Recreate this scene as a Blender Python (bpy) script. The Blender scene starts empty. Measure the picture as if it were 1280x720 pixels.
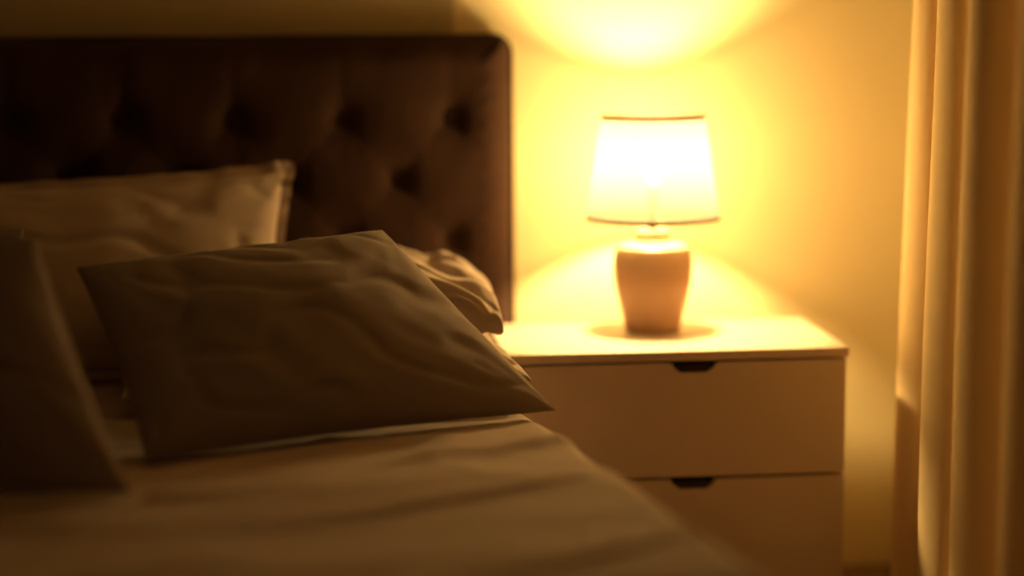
import bpy, bmesh, math, random
from mathutils import Vector, Matrix, noise
random.seed(4)
scene = bpy.context.scene
scene.view_settings.view_transform = 'Standard'
scene.view_settings.look = 'None'

# ---------------------------------------------------------------- materials
def mat(name, col, rough=0.7, bump=0.0, bscale=200.0, var=0.0, vscale=5.0, sheen=0.0, spec=0.3, stretch=None, metallic=0.0):
    m = bpy.data.materials.new(name); m.use_nodes = True
    nt = m.node_tree; b = nt.nodes['Principled BSDF']
    b.inputs['Roughness'].default_value = rough
    b.inputs['Metallic'].default_value = metallic
    b.inputs['Specular IOR Level'].default_value = spec
    if sheen:
        b.inputs['Sheen Weight'].default_value = sheen
        b.inputs['Sheen Roughness'].default_value = 0.4
    tc = nt.nodes.new('ShaderNodeTexCoord'); mp = nt.nodes.new('ShaderNodeMapping')
    if stretch: mp.inputs['Scale'].default_value = stretch
    nt.links.new(tc.outputs['Object'], mp.inputs['Vector'])
    n = nt.nodes.new('ShaderNodeTexNoise'); n.inputs['Scale'].default_value = vscale; n.inputs['Detail'].default_value = 4
    nt.links.new(mp.outputs['Vector'], n.inputs['Vector'])
    r = nt.nodes.new('ShaderNodeValToRGB')
    c0 = [max(0, c*(1-var)) for c in col]; c1 = [min(1, c*(1+var)) for c in col]
    r.color_ramp.elements[0].position = 0.3; r.color_ramp.elements[1].position = 0.7
    r.color_ramp.elements[0].color = (*c0, 1); r.color_ramp.elements[1].color = (*c1, 1)
    nt.links.new(n.outputs['Fac'], r.inputs['Fac']); nt.links.new(r.outputs['Color'], b.inputs['Base Color'])
    if bump:
        n2 = nt.nodes.new('ShaderNodeTexNoise'); n2.inputs['Scale'].default_value = bscale; n2.inputs['Detail'].default_value = 3
        nt.links.new(mp.outputs['Vector'], n2.inputs['Vector'])
        bp = nt.nodes.new('ShaderNodeBump'); bp.inputs['Strength'].default_value = bump; bp.inputs['Distance'].default_value = 0.002
        nt.links.new(n2.outputs['Fac'], bp.inputs['Height']); nt.links.new(bp.outputs['Normal'], b.inputs['Normal'])
    return m

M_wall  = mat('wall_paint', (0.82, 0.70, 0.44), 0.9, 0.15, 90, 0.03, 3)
M_slab = mat('wall_slab_dark', (0.50, 0.43, 0.28), 0.9, 0.15, 90, 0.03, 3)
M_ceil  = mat('ceiling_paint', (0.36, 0.29, 0.21), 0.9)
M_floor = mat('floor_wood', (0.16, 0.09, 0.05), 0.45, 0.2, 30, 0.35, 4, stretch=(8, 1, 1))
M_trim  = mat('trim_paint', (0.6, 0.57, 0.5), 0.5)
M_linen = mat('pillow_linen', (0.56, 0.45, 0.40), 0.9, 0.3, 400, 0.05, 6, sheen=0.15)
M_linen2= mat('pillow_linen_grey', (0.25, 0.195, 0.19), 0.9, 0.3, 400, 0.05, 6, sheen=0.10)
M_sheet = mat('bedspread_cotton', (0.48, 0.37, 0.335), 0.85, 0.3, 300, 0.05, 4, sheen=0.1)
M_matt  = mat('mattress_fabric', (0.5, 0.47, 0.42), 0.9, 0.2, 200, 0.03)
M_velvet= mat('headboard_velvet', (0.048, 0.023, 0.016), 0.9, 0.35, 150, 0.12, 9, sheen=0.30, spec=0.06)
M_white = mat('nightstand_lacquer', (0.62, 0.49, 0.40), 0.5, 0.05, 30, 0.03, 5)
M_dark  = mat('drawer_recess_dark', (0.03, 0.018, 0.012), 0.6)
M_cer   = mat('lamp_ceramic', (0.44, 0.26, 0.15), 0.45, 0.12, 40, 0.05, 12)
M_band  = mat('shade_band', (0.06, 0.025, 0.012), 0.7)
M_metal = mat('lamp_brass', (0.5, 0.36, 0.16), 0.35, metallic=1.0)
M_sock  = mat('lamp_socket', (0.18, 0.12, 0.065), 0.7)
M_rod   = mat('curtain_rod_metal', (0.1, 0.08, 0.06), 0.4, metallic=0.8)
M_glass = mat('window_glass_night', (0.01, 0.012, 0.02), 0.08, spec=0.5)

def thin_fabric(name, col, trans, transp, tcol=None, fscale=60, tr_col=None):
    m = bpy.data.materials.new(name); m.use_nodes = True
    nt = m.node_tree; nt.nodes.clear()
    o = nt.nodes.new('ShaderNodeOutputMaterial')
    d = nt.nodes.new('ShaderNodeBsdfDiffuse'); t = nt.nodes.new('ShaderNodeBsdfTranslucent')
    tc = nt.nodes.new('ShaderNodeTexCoord')
    w = nt.nodes.new('ShaderNodeTexNoise'); w.inputs['Scale'].default_value = fscale; w.inputs['Detail'].default_value = 3
    nt.links.new(tc.outputs['Object'], w.inputs['Vector'])
    r = nt.nodes.new('ShaderNodeValToRGB')
    r.color_ramp.elements[0].color = (*[c*0.95 for c in col], 1); r.color_ramp.elements[1].color = (*col, 1)
    nt.links.new(w.outputs['Fac'], r.inputs['Fac'])
    nt.links.new(r.outputs['Color'], d.inputs['Color'])
    if tr_col: t.inputs['Color'].default_value = (*tr_col, 1)
    else: nt.links.new(r.outputs['Color'], t.inputs['Color'])
    a = nt.nodes.new('ShaderNodeMixShader'); a.inputs[0].default_value = trans
    nt.links.new(d.outputs[0], a.inputs[1]); nt.links.new(t.outputs[0], a.inputs[2])
    out = a
    if transp > 0:
        p = nt.nodes.new('ShaderNodeBsdfTransparent')
        if tcol: p.inputs['Color'].default_value = (*tcol, 1)
        b = nt.nodes.new('ShaderNodeMixShader'); b.inputs[0].default_value = transp
        nt.links.new(a.outputs[0], b.inputs[1]); nt.links.new(p.outputs[0], b.inputs[2]); out = b
    nt.links.new(out.outputs[0], o.inputs['Surface'])
    return m
M_shade = thin_fabric('lampshade_fabric', (0.14, 0.135, 0.12), 0.14, 0.18, (1, 0.96, 0.88), tr_col=(0.27, 0.265, 0.25))
M_curt  = thin_fabric('curtain_fabric', (0.92, 0.70, 0.42), 0.06, 0.0)

M_bulb = bpy.data.materials.new('bulb_glow'); M_bulb.use_nodes = True
nt = M_bulb.node_tree; nt.nodes.clear()
o = nt.nodes.new('ShaderNodeOutputMaterial'); e = nt.nodes.new('ShaderNodeEmission')
e.inputs['Color'].default_value = (1.0, 0.67, 0.235, 1); e.inputs['Strength'].default_value = 2250
nt.links.new(e.outputs[0], o.inputs['Surface'])

# ---------------------------------------------------------------- helpers
def obj_from(name, verts, faces, m, parent=None, smooth=True):
    me = bpy.data.meshes.new(name); me.from_pydata([tuple(v) for v in verts], [], faces); me.update()
    if smooth:
        for p in me.polygons: p.use_smooth = True
    me.materials.append(m)
    ob = bpy.data.objects.new(name, me); scene.collection.objects.link(ob)
    if parent: ob.parent = parent
    return ob
def box(name, x0, x1, y0, y1, z0, z1, m, parent=None, bevel=0.0, seg=3):
    v = [(x, y, z) for x in (x0, x1) for y in (y0, y1) for z in (z0, z1)]
    f = [(0,1,3,2),(4,6,7,5),(0,4,5,1),(2,3,7,6),(0,2,6,4),(1,5,7,3)]
    ob = obj_from(name, v, f, m, parent, smooth=False)
    if bevel:
        md = ob.modifiers.new('bevel', 'BEVEL'); md.width = bevel; md.segments = seg
    return ob
def empty(name):
    e = bpy.data.objects.new(name, None); scene.collection.objects.link(e); return e
def lathe(name, prof, cx, cy, m, parent=None, n=96, closed=False):
    vs, fs = [], []
    for (r, z) in prof:
        for i in range(n):
            a = 2*math.pi*i/n
            vs.append((cx+r*math.cos(a), cy+r*math.sin(a), z))
    k = len(prof)
    for j in range(k-1 if not closed else k):
        j2 = (j+1) % k
        for i in range(n):
            i2 = (i+1) % n
            fs.append((j*n+i, j*n+i2, j2*n+i2, j2*n+i))
    return obj_from(name, vs, fs, m, parent)
def tube(name, pts, r, m, parent=None, cyclic=False):
    cu = bpy.data.curves.new(name, 'CURVE'); cu.dimensions = '3D'; cu.bevel_depth = r; cu.bevel_resolution = 4
    s = cu.splines.new('POLY'); s.points.add(len(pts)-1)
    for p, q in zip(s.points, pts): p.co = (*q, 1)
    s.use_cyclic_u = cyclic; cu.use_fill_caps = True
    cu.materials.append(m)
    ob = bpy.data.objects.new(name, cu); scene.collection.objects.link(ob)
    if parent: ob.parent = parent
    return ob

# ---------------------------------------------------------------- room
XL, XR, YF, YB, H = -3.0, 1.22, -5.2, 0.0, 2.6
box('wall_back', XL-0.1, XR+0.1, 0, 0.1, 0, H, M_wall)
box('wall_left', XL-0.1, XL, YF, 0, 0, H, M_wall)
box('floor', XL-0.1, XR+0.1, YF, 0.1, -0.1, 0, M_floor)
box('ceiling', XL-0.1, XR+0.1, YF, 0.1, H, H+0.1, M_ceil)
vs, fs = [], []
def addbox(x0, x1, y0, y1, z0, z1):
    b = len(vs); vs.extend([(x, y, z) for x in (x0, x1) for y in (y0, y1) for z in (z0, z1)])
    fs.extend([tuple(b+i for i in f) for f in [(0,1,3,2),(4,6,7,5),(0,4,5,1),(2,3,7,6),(0,2,6,4),(1,5,7,3)]])
addbox(XR, XR+0.1, YF, 0, 0, 0.9); addbox(XR, XR+0.1, YF, 0, 2.2, H)
addbox(XR, XR+0.1, YF, -2.0, 0.9, 2.2); addbox(XR, XR+0.1, -0.5, 0, 0.9, 2.2)
obj_from('wall_right', vs, fs, M_wall, smooth=False)
vs, fs = [], []
for (a, b2, c, d) in [(-2.0,-1.95,.9,2.2),(-.55,-.5,.9,2.2),(-1.275,-1.225,.9,2.2),(-2.0,-.5,.9,.95),(-2.0,-.5,2.15,2.2)]:
    addbox(XR+0.02, XR+0.07, a, b2, c, d)
win = empty('window_1')
obj_from('frame', vs, fs, M_trim, win, smooth=False)
box('glass', XR+0.04, XR+0.05, -1.98, -0.52, 0.92, 2.18, M_glass, win)
box('wall_slab_left', -2.2, 0.195, -0.012, 0, 0.0, H, M_slab)  # thin slab, toned darker than the wall to its right
box('baseboard_right', XR-0.015, XR, YF, 0, 0, 0.09, M_trim)

# ---------------------------------------------------------------- bed
bed = empty('bed')
head = empty('tufted_headboard')
HX0, HX1, HZ0, HZ1 = -1.47, 0.308, 0.12, 1.128
HY = -0.022
TH = 0.068
NX, NZ = 420, 240
DX, DZ = 0.212, 0.122
def tuft(x, z):
    gx = (x-0.181)/DX; gz = (0.967-z)/DZ
    best = 9
    for r in range(0, 7):
        off = 0.5 if r % 2 else 0.0
        k = round(gx+off)-off
        dx = (gx-k)*DX; dz = (gz-r)*DZ
        dd = math.hypot(dx, dz)
        if dd < best: best = dd
    dent = 0.015*math.exp(-(best/0.026)**2) + 0.009*math.exp(-(best/0.055)**2)
    if gz > 0:
        a = gx*1.0 + gz*0.5; b = gx*1.0 - gz*0.5
        fa = abs(a-round(a))*DX; fb = abs(b-round(b))*DX
        near = 0.1+0.9*math.exp(-(best/0.05)**2)
        crease = (0.0035*math.exp(-(fa/0.016)**2)+0.0035*math.exp(-(fb/0.016)**2))*near
    else:
        fa = abs(gx-round(gx))*DX
        fade = min(1, max(0, (1+gz*DZ/0.15)))
        crease = 0.003*math.exp(-(fa/0.014)**2)*fade
    m = min(HX1-x, x-HX0)
    if m < 0.11:
        k = max(0, m-0.05)/0.06; dent *= k; crease *= k
    return dent+crease
vs, fs = [], []
def edge_round(m, r):
    if m >= r: return 0
    t = 1-m/r
    return r*(1-math.sqrt(max(0, 1-t*t)))
RC = 0.064
for j in range(NZ+1):
    for i in range(NX+1):
        x = HX0+(HX1-HX0)*(i/NX); z = HZ0+(HZ1-HZ0)*(j/NZ)
        xx = x
        zc = HZ1-0.035
        if z > zc:
            ins = 0.035-math.sqrt(max(0, 0.035**2-(z-zc)**2))
            cx = (HX0+HX1)/2
            hw = (HX1-HX0)/2
            xx = cx+(x-cx)*(hw-ins)/hw
        m = min(HX1-x, x-HX0, (HZ1-z))
        pull = min(TH-0.002, edge_round(m, RC))
        t = tuft(x, z)
        t += 0.003*noise.noise(Vector((x*10, 3.3, z*8)))+0.0006*noise.noise(Vector((x*40, 1, z*12)))
        if HX1-x < 0.06: t += 0.0015*math.sin(z*150+3*noise.noise(Vector((0, 0, z*9))))*(HX1-x)/0.06
        vs.append((xx, HY-TH+pull+t, z))
W = NX+1
for j in range(NZ):
    for i in range(NX):
        fs.append((j*W+i, j*W+i+1, (j+1)*W+i+1, (j+1)*W+i))
ring = [j*W for j in range(NZ+1)][::-1] + [i for i in range(1, NX+1)] + [j*W+NX for j in range(1, NZ+1)] + [NZ*W+i for i in range(NX-1, 0, -1)]
b0 = len(vs)
for r in ring: vs.append((vs[r][0], HY, vs[r][2]))
n = len(ring)
for k in range(n):
    k2 = (k+1) % n
    fs.append((ring[k], b0+k, b0+k2, ring[k2]))
fs.append(tuple(b0+k for k in range(n))[::-1])
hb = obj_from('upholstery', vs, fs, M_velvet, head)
vs, fs = [], []
for r in range(0, 7):
    off = 0.5 if r % 2 else 0
    for k in range(-9, 2):
        x = 0.181+(k+off)*DX; z = 0.967-r*DZ
        if x > HX1-0.09 or x < HX0+0.09: continue
        c = len(vs); y = HY-TH+tuft(x, z)
        for ri, (rr, dy) in enumerate([(0.013, 0.002), (0.0115, -0.004), (0.007, -0.0065)]):
            for a in range(16):
                vs.append((x+rr*math.cos(a*math.pi/8), y+dy, z+rr*math.sin(a*math.pi/8)))
        for q in range(2):
            for a in range(16):
                a2 = (a+1) % 16
                fs.append((c+q*16+a, c+q*16+a2, c+(q+1)*16+a2, c+(q+1)*16+a))
        fs.append(tuple(c+32+a for a in range(16)))
obj_from('buttons', vs, fs, M_velvet, head)
pts = []
zc = HZ1-0.042
for t in range(20): pts.append((HX1-0.003, HY-TH+0.038, HZ0+(zc-HZ0)*t/20))
for a in range(9):
    an = a*math.pi/16; pts.append((HX1-0.003-0.034+0.034*math.cos(an), HY-TH+0.038, zc+0.039*math.sin(an)))
for t in range(30): pts.append((HX1-0.05-(HX1-HX0-0.1)*t/29, HY-TH+0.038, HZ1-0.003))
for t in range(20): pts.append((HX0+0.003, HY-TH+0.038, zc-(zc-HZ0)*t/19))
tube('piping', pts, 0.0045, M_velvet, head)
box('leg_1', 0.18, 0.25, HY-0.05, HY, 0, 0.13, M_dark, head)
box('leg_2', -1.40, -1.33, HY-0.05, HY, 0, 0.13, M_dark, head)
box('bed_frame', -1.38, 0.215, -2.15, -0.115, 0.10, 0.26, M_velvet, bed, 0.02)
for i, (x, y) in enumerate([(-1.3, -2.05), (0.13, -2.05), (-1.3, -0.25), (0.13, -0.25)]):
    box('foot_%d' % (i+1), x-0.03, x+0.03, y-0.03, y+0.03, 0, 0.11, M_dark, bed, 0.005)
box('mattress', -1.37, 0.20, -2.13, -0.115, 0.26, 0.475, M_matt, bed, 0.05, 5)

def xe(y):
    if y > -0.47: return 0.205
    if y > -0.713:
        t = (-0.47-y)/0.243; t = t*t*(3-2*t)
        return 0.205+0.09*t
    return 0.300+0.200*(-0.713-y)-0.005*max(0, 1-(-0.713-y)/0.1)
ZT = 0.50
def zsheet(x, y):
    w = 0.0
    p = Vector((x*2.0+y*1.0, y*4.5-x*2.0, 0.3))
    w += 0.010*noise.noise(p)
    p2 = Vector((x*4+y*1.5, y*11-x*4, 4.1))
    w += 0.0045*noise.noise(p2)
    n3 = abs(noise.noise(Vector((x*1.8+0.7, y*6-x*2.6, 7.7))))
    w += 0.010*max(0, 0.14-n3)/0.14*max(0, min(1, (-0.6-y)/0.3))
    l = (y+1.00)-(x-0.1)*0.55
    w += 0.012*math.exp(-(l/0.024)**2)*max(0, min(1, (x+0.15)/0.3))*max(0, min(1, (0.40-x)/0.14))
    w += 0.0010*noise.noise(Vector((x*30, y*30, 1)))
    # pressed flat under the weight of the pillows
    d1 = y-(-1.00+(x+0.318)*0.42)
    d2 = y+1.22 if x < -0.29 else -1
    k = max(0, min(1, max(d1, d2)/0.03))
    return w*(1-k)+min(w, 0.004)*k
vs, fs = [], []
NY = 320
Y0, Y1 = -0.115, -2.20
NT = 180; NA = 14; ND = 30
for j in range(NY+1):
    y = Y0+(Y1-Y0)*j/NY
    e = xe(y); row = []
    R = 0.045
    for i in range(NT):
        x = -1.42+(e-R+1.42)*i/(NT-1)
        row.append((x, y, ZT+zsheet(x, y)))
    wz = zsheet(e-R, y)
    for a in range(1, NA+1):
        an = a/NA*math.pi/2
        row.append((e-R+R*math.sin(an), y, ZT+wz*(1-a/NA)-R+R*math.cos(an)))
    for d in range(1, ND+1):
        t = d/ND
        flare = (0.030*math.sin(y*19+1)+0.02*math.sin(y*41))*t if y < -0.50 else 0
        row.append((e+max(-0.0, flare+0.012*t) if y < -0.5 else e, y, ZT-R-t*0.30))
    vs.extend(row)
Wd = NT+NA+ND
for j in range(NY):
    for i in range(Wd-1):
        fs.append((j*Wd+i, (j+1)*Wd+i, (j+1)*Wd+i+1, j*Wd+i+1))
b0 = len(vs); last = NY*Wd
for k in range(1, 11):
    for i in range(Wd):
        v = vs[last+i]; t = k/10
        vs.append((v[0], Y1-0.03*math.sin(t*1.57), min(v[2], max(0.15, v[2]-0.34*t))))
for k in range(10):
    a = last if k == 0 else b0+(k-1)*Wd
    c = b0+k*Wd
    for i in range(Wd-1): fs.append((a+i, c+i, c+i+1, a+i+1))
sp = obj_from('bedspread', vs, fs, M_sheet, bed)
md = sp.modifiers.new('thick', 'SOLIDIFY'); md.thickness = 0.006; md.offset = -1

# ---------------------------------------------------------------- pillows
def pillow(name, BL, BR, TR, TL, T, m, seed=0.0, pinch=0.06, wr=0.010, flange=0.0, N=64, power=0.42, back=0.6, zmin=0.509, sag=0.0):
    BL, BR, TR, TL = map(Vector, (BL, BR, TR, TL))
    nrm = ((BR-BL)+(TR-TL)).cross((TL-BL)+(TR-BR)).normalized()
    if nrm.y > 0: nrm = -nrm
    def base(u, v):
        cu, cv = 2*u-1, 2*v-1
        uu = 0.5+(u-0.5)*(1-pinch*(1-cv*cv)); vv = 0.5+(v-0.5)*(1-pinch*1.3*(1-cu*cu))
        p = BL.lerp(BR, uu).lerp(TL.lerp(TR, uu), vv)
        p.z -= sag*(1-cu*cu)*v
        return p
    def thick(u, v):
        s = max(0, math.sin(math.pi*u))*max(0, math.sin(math.pi*v))
        return T*(s**power)
    def wrk(u, v, side):
        c = 0
        cu, cv = u-0.5, v-0.5
        ang = math.atan2(abs(cv)-0.5, abs(cu)-0.5)
        dist = math.hypot(abs(cu)-0.5, abs(cv)-0.5)
        c += 0.9*noise.noise(Vector((ang*5, dist*2.2, seed+side*5)))*math.exp(-dist*3.0)
        c += 0.8*noise.noise(Vector((u*3.2+seed, v*2.6, side*3+seed)))
        c += 0.40*noise.noise(Vector((u*9+seed, v*6+u*4, side*3)))
        n = abs(noise.noise(Vector((u*4+v*2, v*4-u*1.5, seed*2+side))))
        c -= 0.7*max(0, 0.15-n)/0.15
        return c*wr
    vs, fs = [], []
    idx = {}
    fl = flange
    for side in (1, -1):
        for j in range(N+1):
            for i in range(N+1):
                u = 0.5-0.5*math.cos(math.pi*i/N)
                v = 0.5-0.5*math.cos(math.pi*j/N)
                edge = i in (0, N) or j in (0, N)
                if edge and side == -1:
                    idx[(side, i, j)] = idx[(1, i, j)]; continue
                p = base(u, v)
                if not edge:
                    k = thick(u, v)
                    f = min(1, k/T*1.4)
                    p = p+nrm*side*(k*(1 if side == 1 else back)+wrk(u, v, side)*f)
                else:
                    p = p+nrm*0.004*noise.noise(Vector((u*14, v*14, seed)))
                if p.z < zmin: p.z = zmin
                idx[(side, i, j)] = len(vs); vs.append(p)
    for side in (1, -1):
        for j in range(N):
            for i in range(N):
                q = (idx[(side, i, j)], idx[(side, i+1, j)], idx[(side, i+1, j+1)], idx[(side, i, j+1)])
                fs.append(q if side == 1 else q[::-1])
    if fl:
        loop = [(i, 0) for i in range(N)]+[(N, j) for j in range(N)]+[(i, N) for i in range(N, 0, -1)]+[(0, j) for j in range(N, 0, -1)]
        nl = len(loop)
        U = (BR-BL).normalized(); V = (TL-BL).normalized()
        b0 = len(vs)
        for q, (i, j) in enumerate(loop):
            p = Vector(vs[idx[(1, i, j)]])
            du = (1 if i == N else 0)-(1 if i == 0 else 0); dv = (1 if j == N else 0)-(1 if j == 0 else 0)
            o = U*du*fl+V*dv*fl+nrm*0.010*math.sin(q*0.75+seed)*noise.noise(Vector((q*.2, seed, 0)))*2
            pp = p+o
            if pp.z < zmin: pp.z = zmin
            vs.append(pp)
        for q in range(nl):
            q2 = (q+1) % nl
            fs.append((idx[(1, *loop[q])], idx[(1, *loop[q2])], b0+q2, b0+q))
    ob = obj_from(name, vs, fs, m)
    md = ob.modifiers.new('sub', 'SUBSURF'); md.levels = 1; md.render_levels = 1
    return ob

pillow('pillow', (-0.88,-0.36,0.52), (-0.145,-0.36,0.52), (-0.139,-0.18,0.874), (-0.90,-0.18,0.838), 0.075, M_linen, seed=1.3, flange=0.018, pinch=0.05, back=0.5)
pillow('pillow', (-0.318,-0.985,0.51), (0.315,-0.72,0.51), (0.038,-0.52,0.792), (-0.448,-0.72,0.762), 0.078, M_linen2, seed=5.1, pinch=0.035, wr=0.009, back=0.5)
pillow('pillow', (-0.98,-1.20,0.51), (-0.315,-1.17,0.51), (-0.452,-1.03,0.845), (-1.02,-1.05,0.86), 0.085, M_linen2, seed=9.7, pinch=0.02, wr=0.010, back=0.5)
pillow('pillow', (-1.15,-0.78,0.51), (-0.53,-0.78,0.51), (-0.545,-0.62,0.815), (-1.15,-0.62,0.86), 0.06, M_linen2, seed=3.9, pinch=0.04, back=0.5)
pillow('pillow', (-0.42,-0.53,0.635), (0.246,-0.53,0.612), (0.242,-0.24,0.645), (-0.42,-0.22,0.66), 0.100, M_linen, seed=12.4, pinch=0.015, wr=0.034, back=0.3, power=0.24)
pillow('pillow', (-0.40,-0.64,0.53), (0.282,-0.64,0.545), (0.222,-0.30,0.580), (-0.40,-0.24,0.56), 0.060, M_linen, seed=21.0, pinch=0.02, wr=0.024, back=0.3, power=0.28)

# ---------------------------------------------------------------- nightstand
ns = empty('nightstand')
NX0, NX1, NYf, NYb, NT2 = 0.252, 0.884, -0.452, -0.107, 0.555
box('top', NX0, NX1, NYf, NYb, NT2-0.018, NT2, M_white, ns, 0.002)
box('side_1', NX0+0.004, NX0+0.022, NYf+0.02, NYb, 0.05, NT2-0.018, M_white, ns, 0.001)
box('side_2', NX1-0.022, NX1-0.004, NYf+0.02, NYb, 0.05, NT2-0.018, M_white, ns, 0.001)
box('back', NX0+0.022, NX1-0.022, NYb-0.01, NYb, 0.05, NT2-0.018, M_white, ns)
box('bottom', NX0+0.022, NX1-0.022, NYf+0.02, NYb-0.01, 0.05, 0.068, M_white, ns)
box('recess_shade', NX0+0.022, NX1-0.022, NYf+0.032, NYf+0.038, 0.068, NT2-0.018, M_dark, ns)  # dark sheet painting in the shade of the cavity behind the drawer fronts
box('plinth', NX0+0.03, NX1-0.03, NYf+0.05, NYb-0.01, 0.0, 0.05, M_dark, ns)
def drawer(name, z0, z1):
    x0, x1 = NX0+0.005, NX1-0.005
    cx = (NX0+NX1)/2+0.030
    o = [(x0, z0), (x1, z0), (x1, z1), (cx+0.042, z1), (cx+0.036, z1-0.010), (cx+0.024, z1-0.019),
         (cx-0.024, z1-0.019), (cx-0.036, z1-0.010), (cx-0.042, z1), (x0, z1)]
    n = len(o)
    vs = [(x, NYf+0.002, z) for x, z in o]+[(x, NYf+0.020, z) for x, z in o]
    def pieces(b):
        q = [(0, 1, 5, 6), (1, 2, 3, 4, 5), (0, 6, 7, 8, 9)]
        return [tuple(b+i for i in p) for p in q]
    fs = pieces(0)+[p[::-1] for p in pieces(n)]
    for i in range(n):
        k = (i+1) % n; fs.append((i, n+i, n+k, k))
    obj_from(name, vs, fs, M_white, ns, smooth=False)
    box(name+'_pull', cx-0.040, cx+0.040, NYf+0.010, NYf+0.030, z1-0.0225, z1-0.004, M_dark, ns, 0.004)
drawer('drawer_1', 0.322, NT2-0.022)
drawer('drawer_2', 0.084, 0.316)

# ---------------------------------------------------------------- table lamp
lamp = empty('table_lamp')
LX, LY, LZ = 0.562, -0.215, NT2
prof = [(0.001, 0), (0.049, 0), (0.053, 0.004), (0.0550, 0.012), (0.060, 0.036), (0.0685, 0.070), (0.0745, 0.098), (0.0765, 0.118),
        (0.0762, 0.135), (0.0735, 0.152), (0.0695, 0.163), (0.061, 0.169), (0.045, 0.172), (0.036, 0.175), (0.034, 0.186), (0.032, 0.196), (0.001, 0.197)]
pp = []
for a, b in zip(prof[:-1], prof[1:]):
    k = 6
    for i in range(k):
        t = i/k; pp.append((a[0]+(b[0]-a[0])*t, LZ+a[1]+(b[1]-a[1])*t))
pp.append((prof[-1][0], LZ+prof[-1][1]))
lathe('base', pp, LX, LY, M_cer, lamp, n=128)
lathe('socket', [(0.001, LZ+.194), (0.008, LZ+.196), (0.008, LZ+.24), (0.013, LZ+.25), (0.013, LZ+.298), (0.001, LZ+.299)], LX, LY, M_sock, lamp, n=32)
SB, ST, RB, RT = 0.775, 0.967, 0.128, 0.099
sh = lathe('shade', [(RB+(RT-RB)*i/12, SB+(ST-SB)*i/12) for i in range(13)], LX, LY, M_shade, lamp, n=128)
def band(name, r, z, h, t=0.0016):
    lathe(name, [(r-t, z-h/2), (r+t, z-h/2), (r+t, z+h/2), (r-t, z+h/2)], LX, LY, M_band, lamp, n=128, closed=True)
band('band_top', RT, ST, 0.008); band('band_bottom', RB, SB, 0.007)
for i in range(3):
    a = i*2*math.pi/3+0.5
    tube('spoke_%d' % (i+1), [(LX+0.010*math.cos(a), LY+0.010*math.sin(a), LZ+0.235), (LX+0.05*math.cos(a), LY+0.05*math.sin(a), LZ+.23),
         (LX+(RB-0.003)*math.cos(a), LY+(RB-0.003)*math.sin(a), SB+0.001)], 0.0012, M_metal, lamp)
bc = LZ+0.323; br = 0.0235
bp = [(max(0.0004, br*math.sin(math.pi*i/16)), bc-br*1.05*math.cos(math.pi*i/16)) for i in range(17)]
lathe('bulb', bp, LX, LY, M_bulb, lamp, n=24)

# ---------------------------------------------------------------- curtain
cur = empty('curtain')
vs, fs = [], []
NS, NZc = 520, 60
ztop, zbot = 2.38, 0.015
for j in range(NZc+1):
    t = j/NZc; z = ztop+(zbot-ztop)*t
    for i in range(NS+1):
        s = i/NS
        y = -0.28-1.87*s
        ph = 2*math.pi*(s*8.2)+1.7*noise.noise(Vector((s*6, 0, 2)))
        amp = 0.056+0.018*t+0.014*noise.noise(Vector((s*9, t*1.2, 5)))
        x = 1.070-0.09*min(1, s*2.5)+amp*math.sin(ph+0.5*noise.noise(Vector((s*8, t*2, 1))))
        yy = y+0.024*math.sin(2*ph)*(0.6+0.4*t)+0.01*noise.noise(Vector((s*5, t*3, 9)))
        vs.append((x, yy, z))
for j in range(NZc):
    for i in range(NS):
        a = j*(NS+1)+i
        fs.append((a, a+1, a+NS+2, a+NS+1))
obj_from('drape', vs, fs, M_curt, cur)
tube('rod', [(1.06, -0.12, 2.40), (1.06, -2.3, 2.40)], 0.012, M_rod, cur)
for i, y in enumerate((-0.2, -2.2)):
    tube('bracket_%d' % (i+1), [(1.06, y, 2.40), (XR, y, 2.40)], 0.008, M_rod, cur)

# ---------------------------------------------------------------- world + camera
w = bpy.data.worlds.new('World'); scene.world = w; w.use_nodes = True
bg = w.node_tree.nodes['Background']
bg.inputs['Color'].default_value = (1.0, 0.64, 0.44, 1); bg.inputs['Strength'].default_value = 0.026

cam = bpy.data.cameras.new('camera'); co = bpy.data.objects.new('camera', cam); scene.collection.objects.link(co)
cam.lens = 60; cam.sensor_width = 36
R = Matrix.Rotation(math.radians(-5.1), 4, 'Z') @ Matrix.Rotation(math.radians(82.0), 4, 'X') @ Matrix.Rotation(math.radians(-0.5), 4, 'Z')
co.matrix_world = Matrix.Translation((0, -3.45, 1.10)) @ R
cam.dof.use_dof = True; cam.dof.focus_distance = 2.86; cam.dof.aperture_fstop = 0.55
scene.camera = co
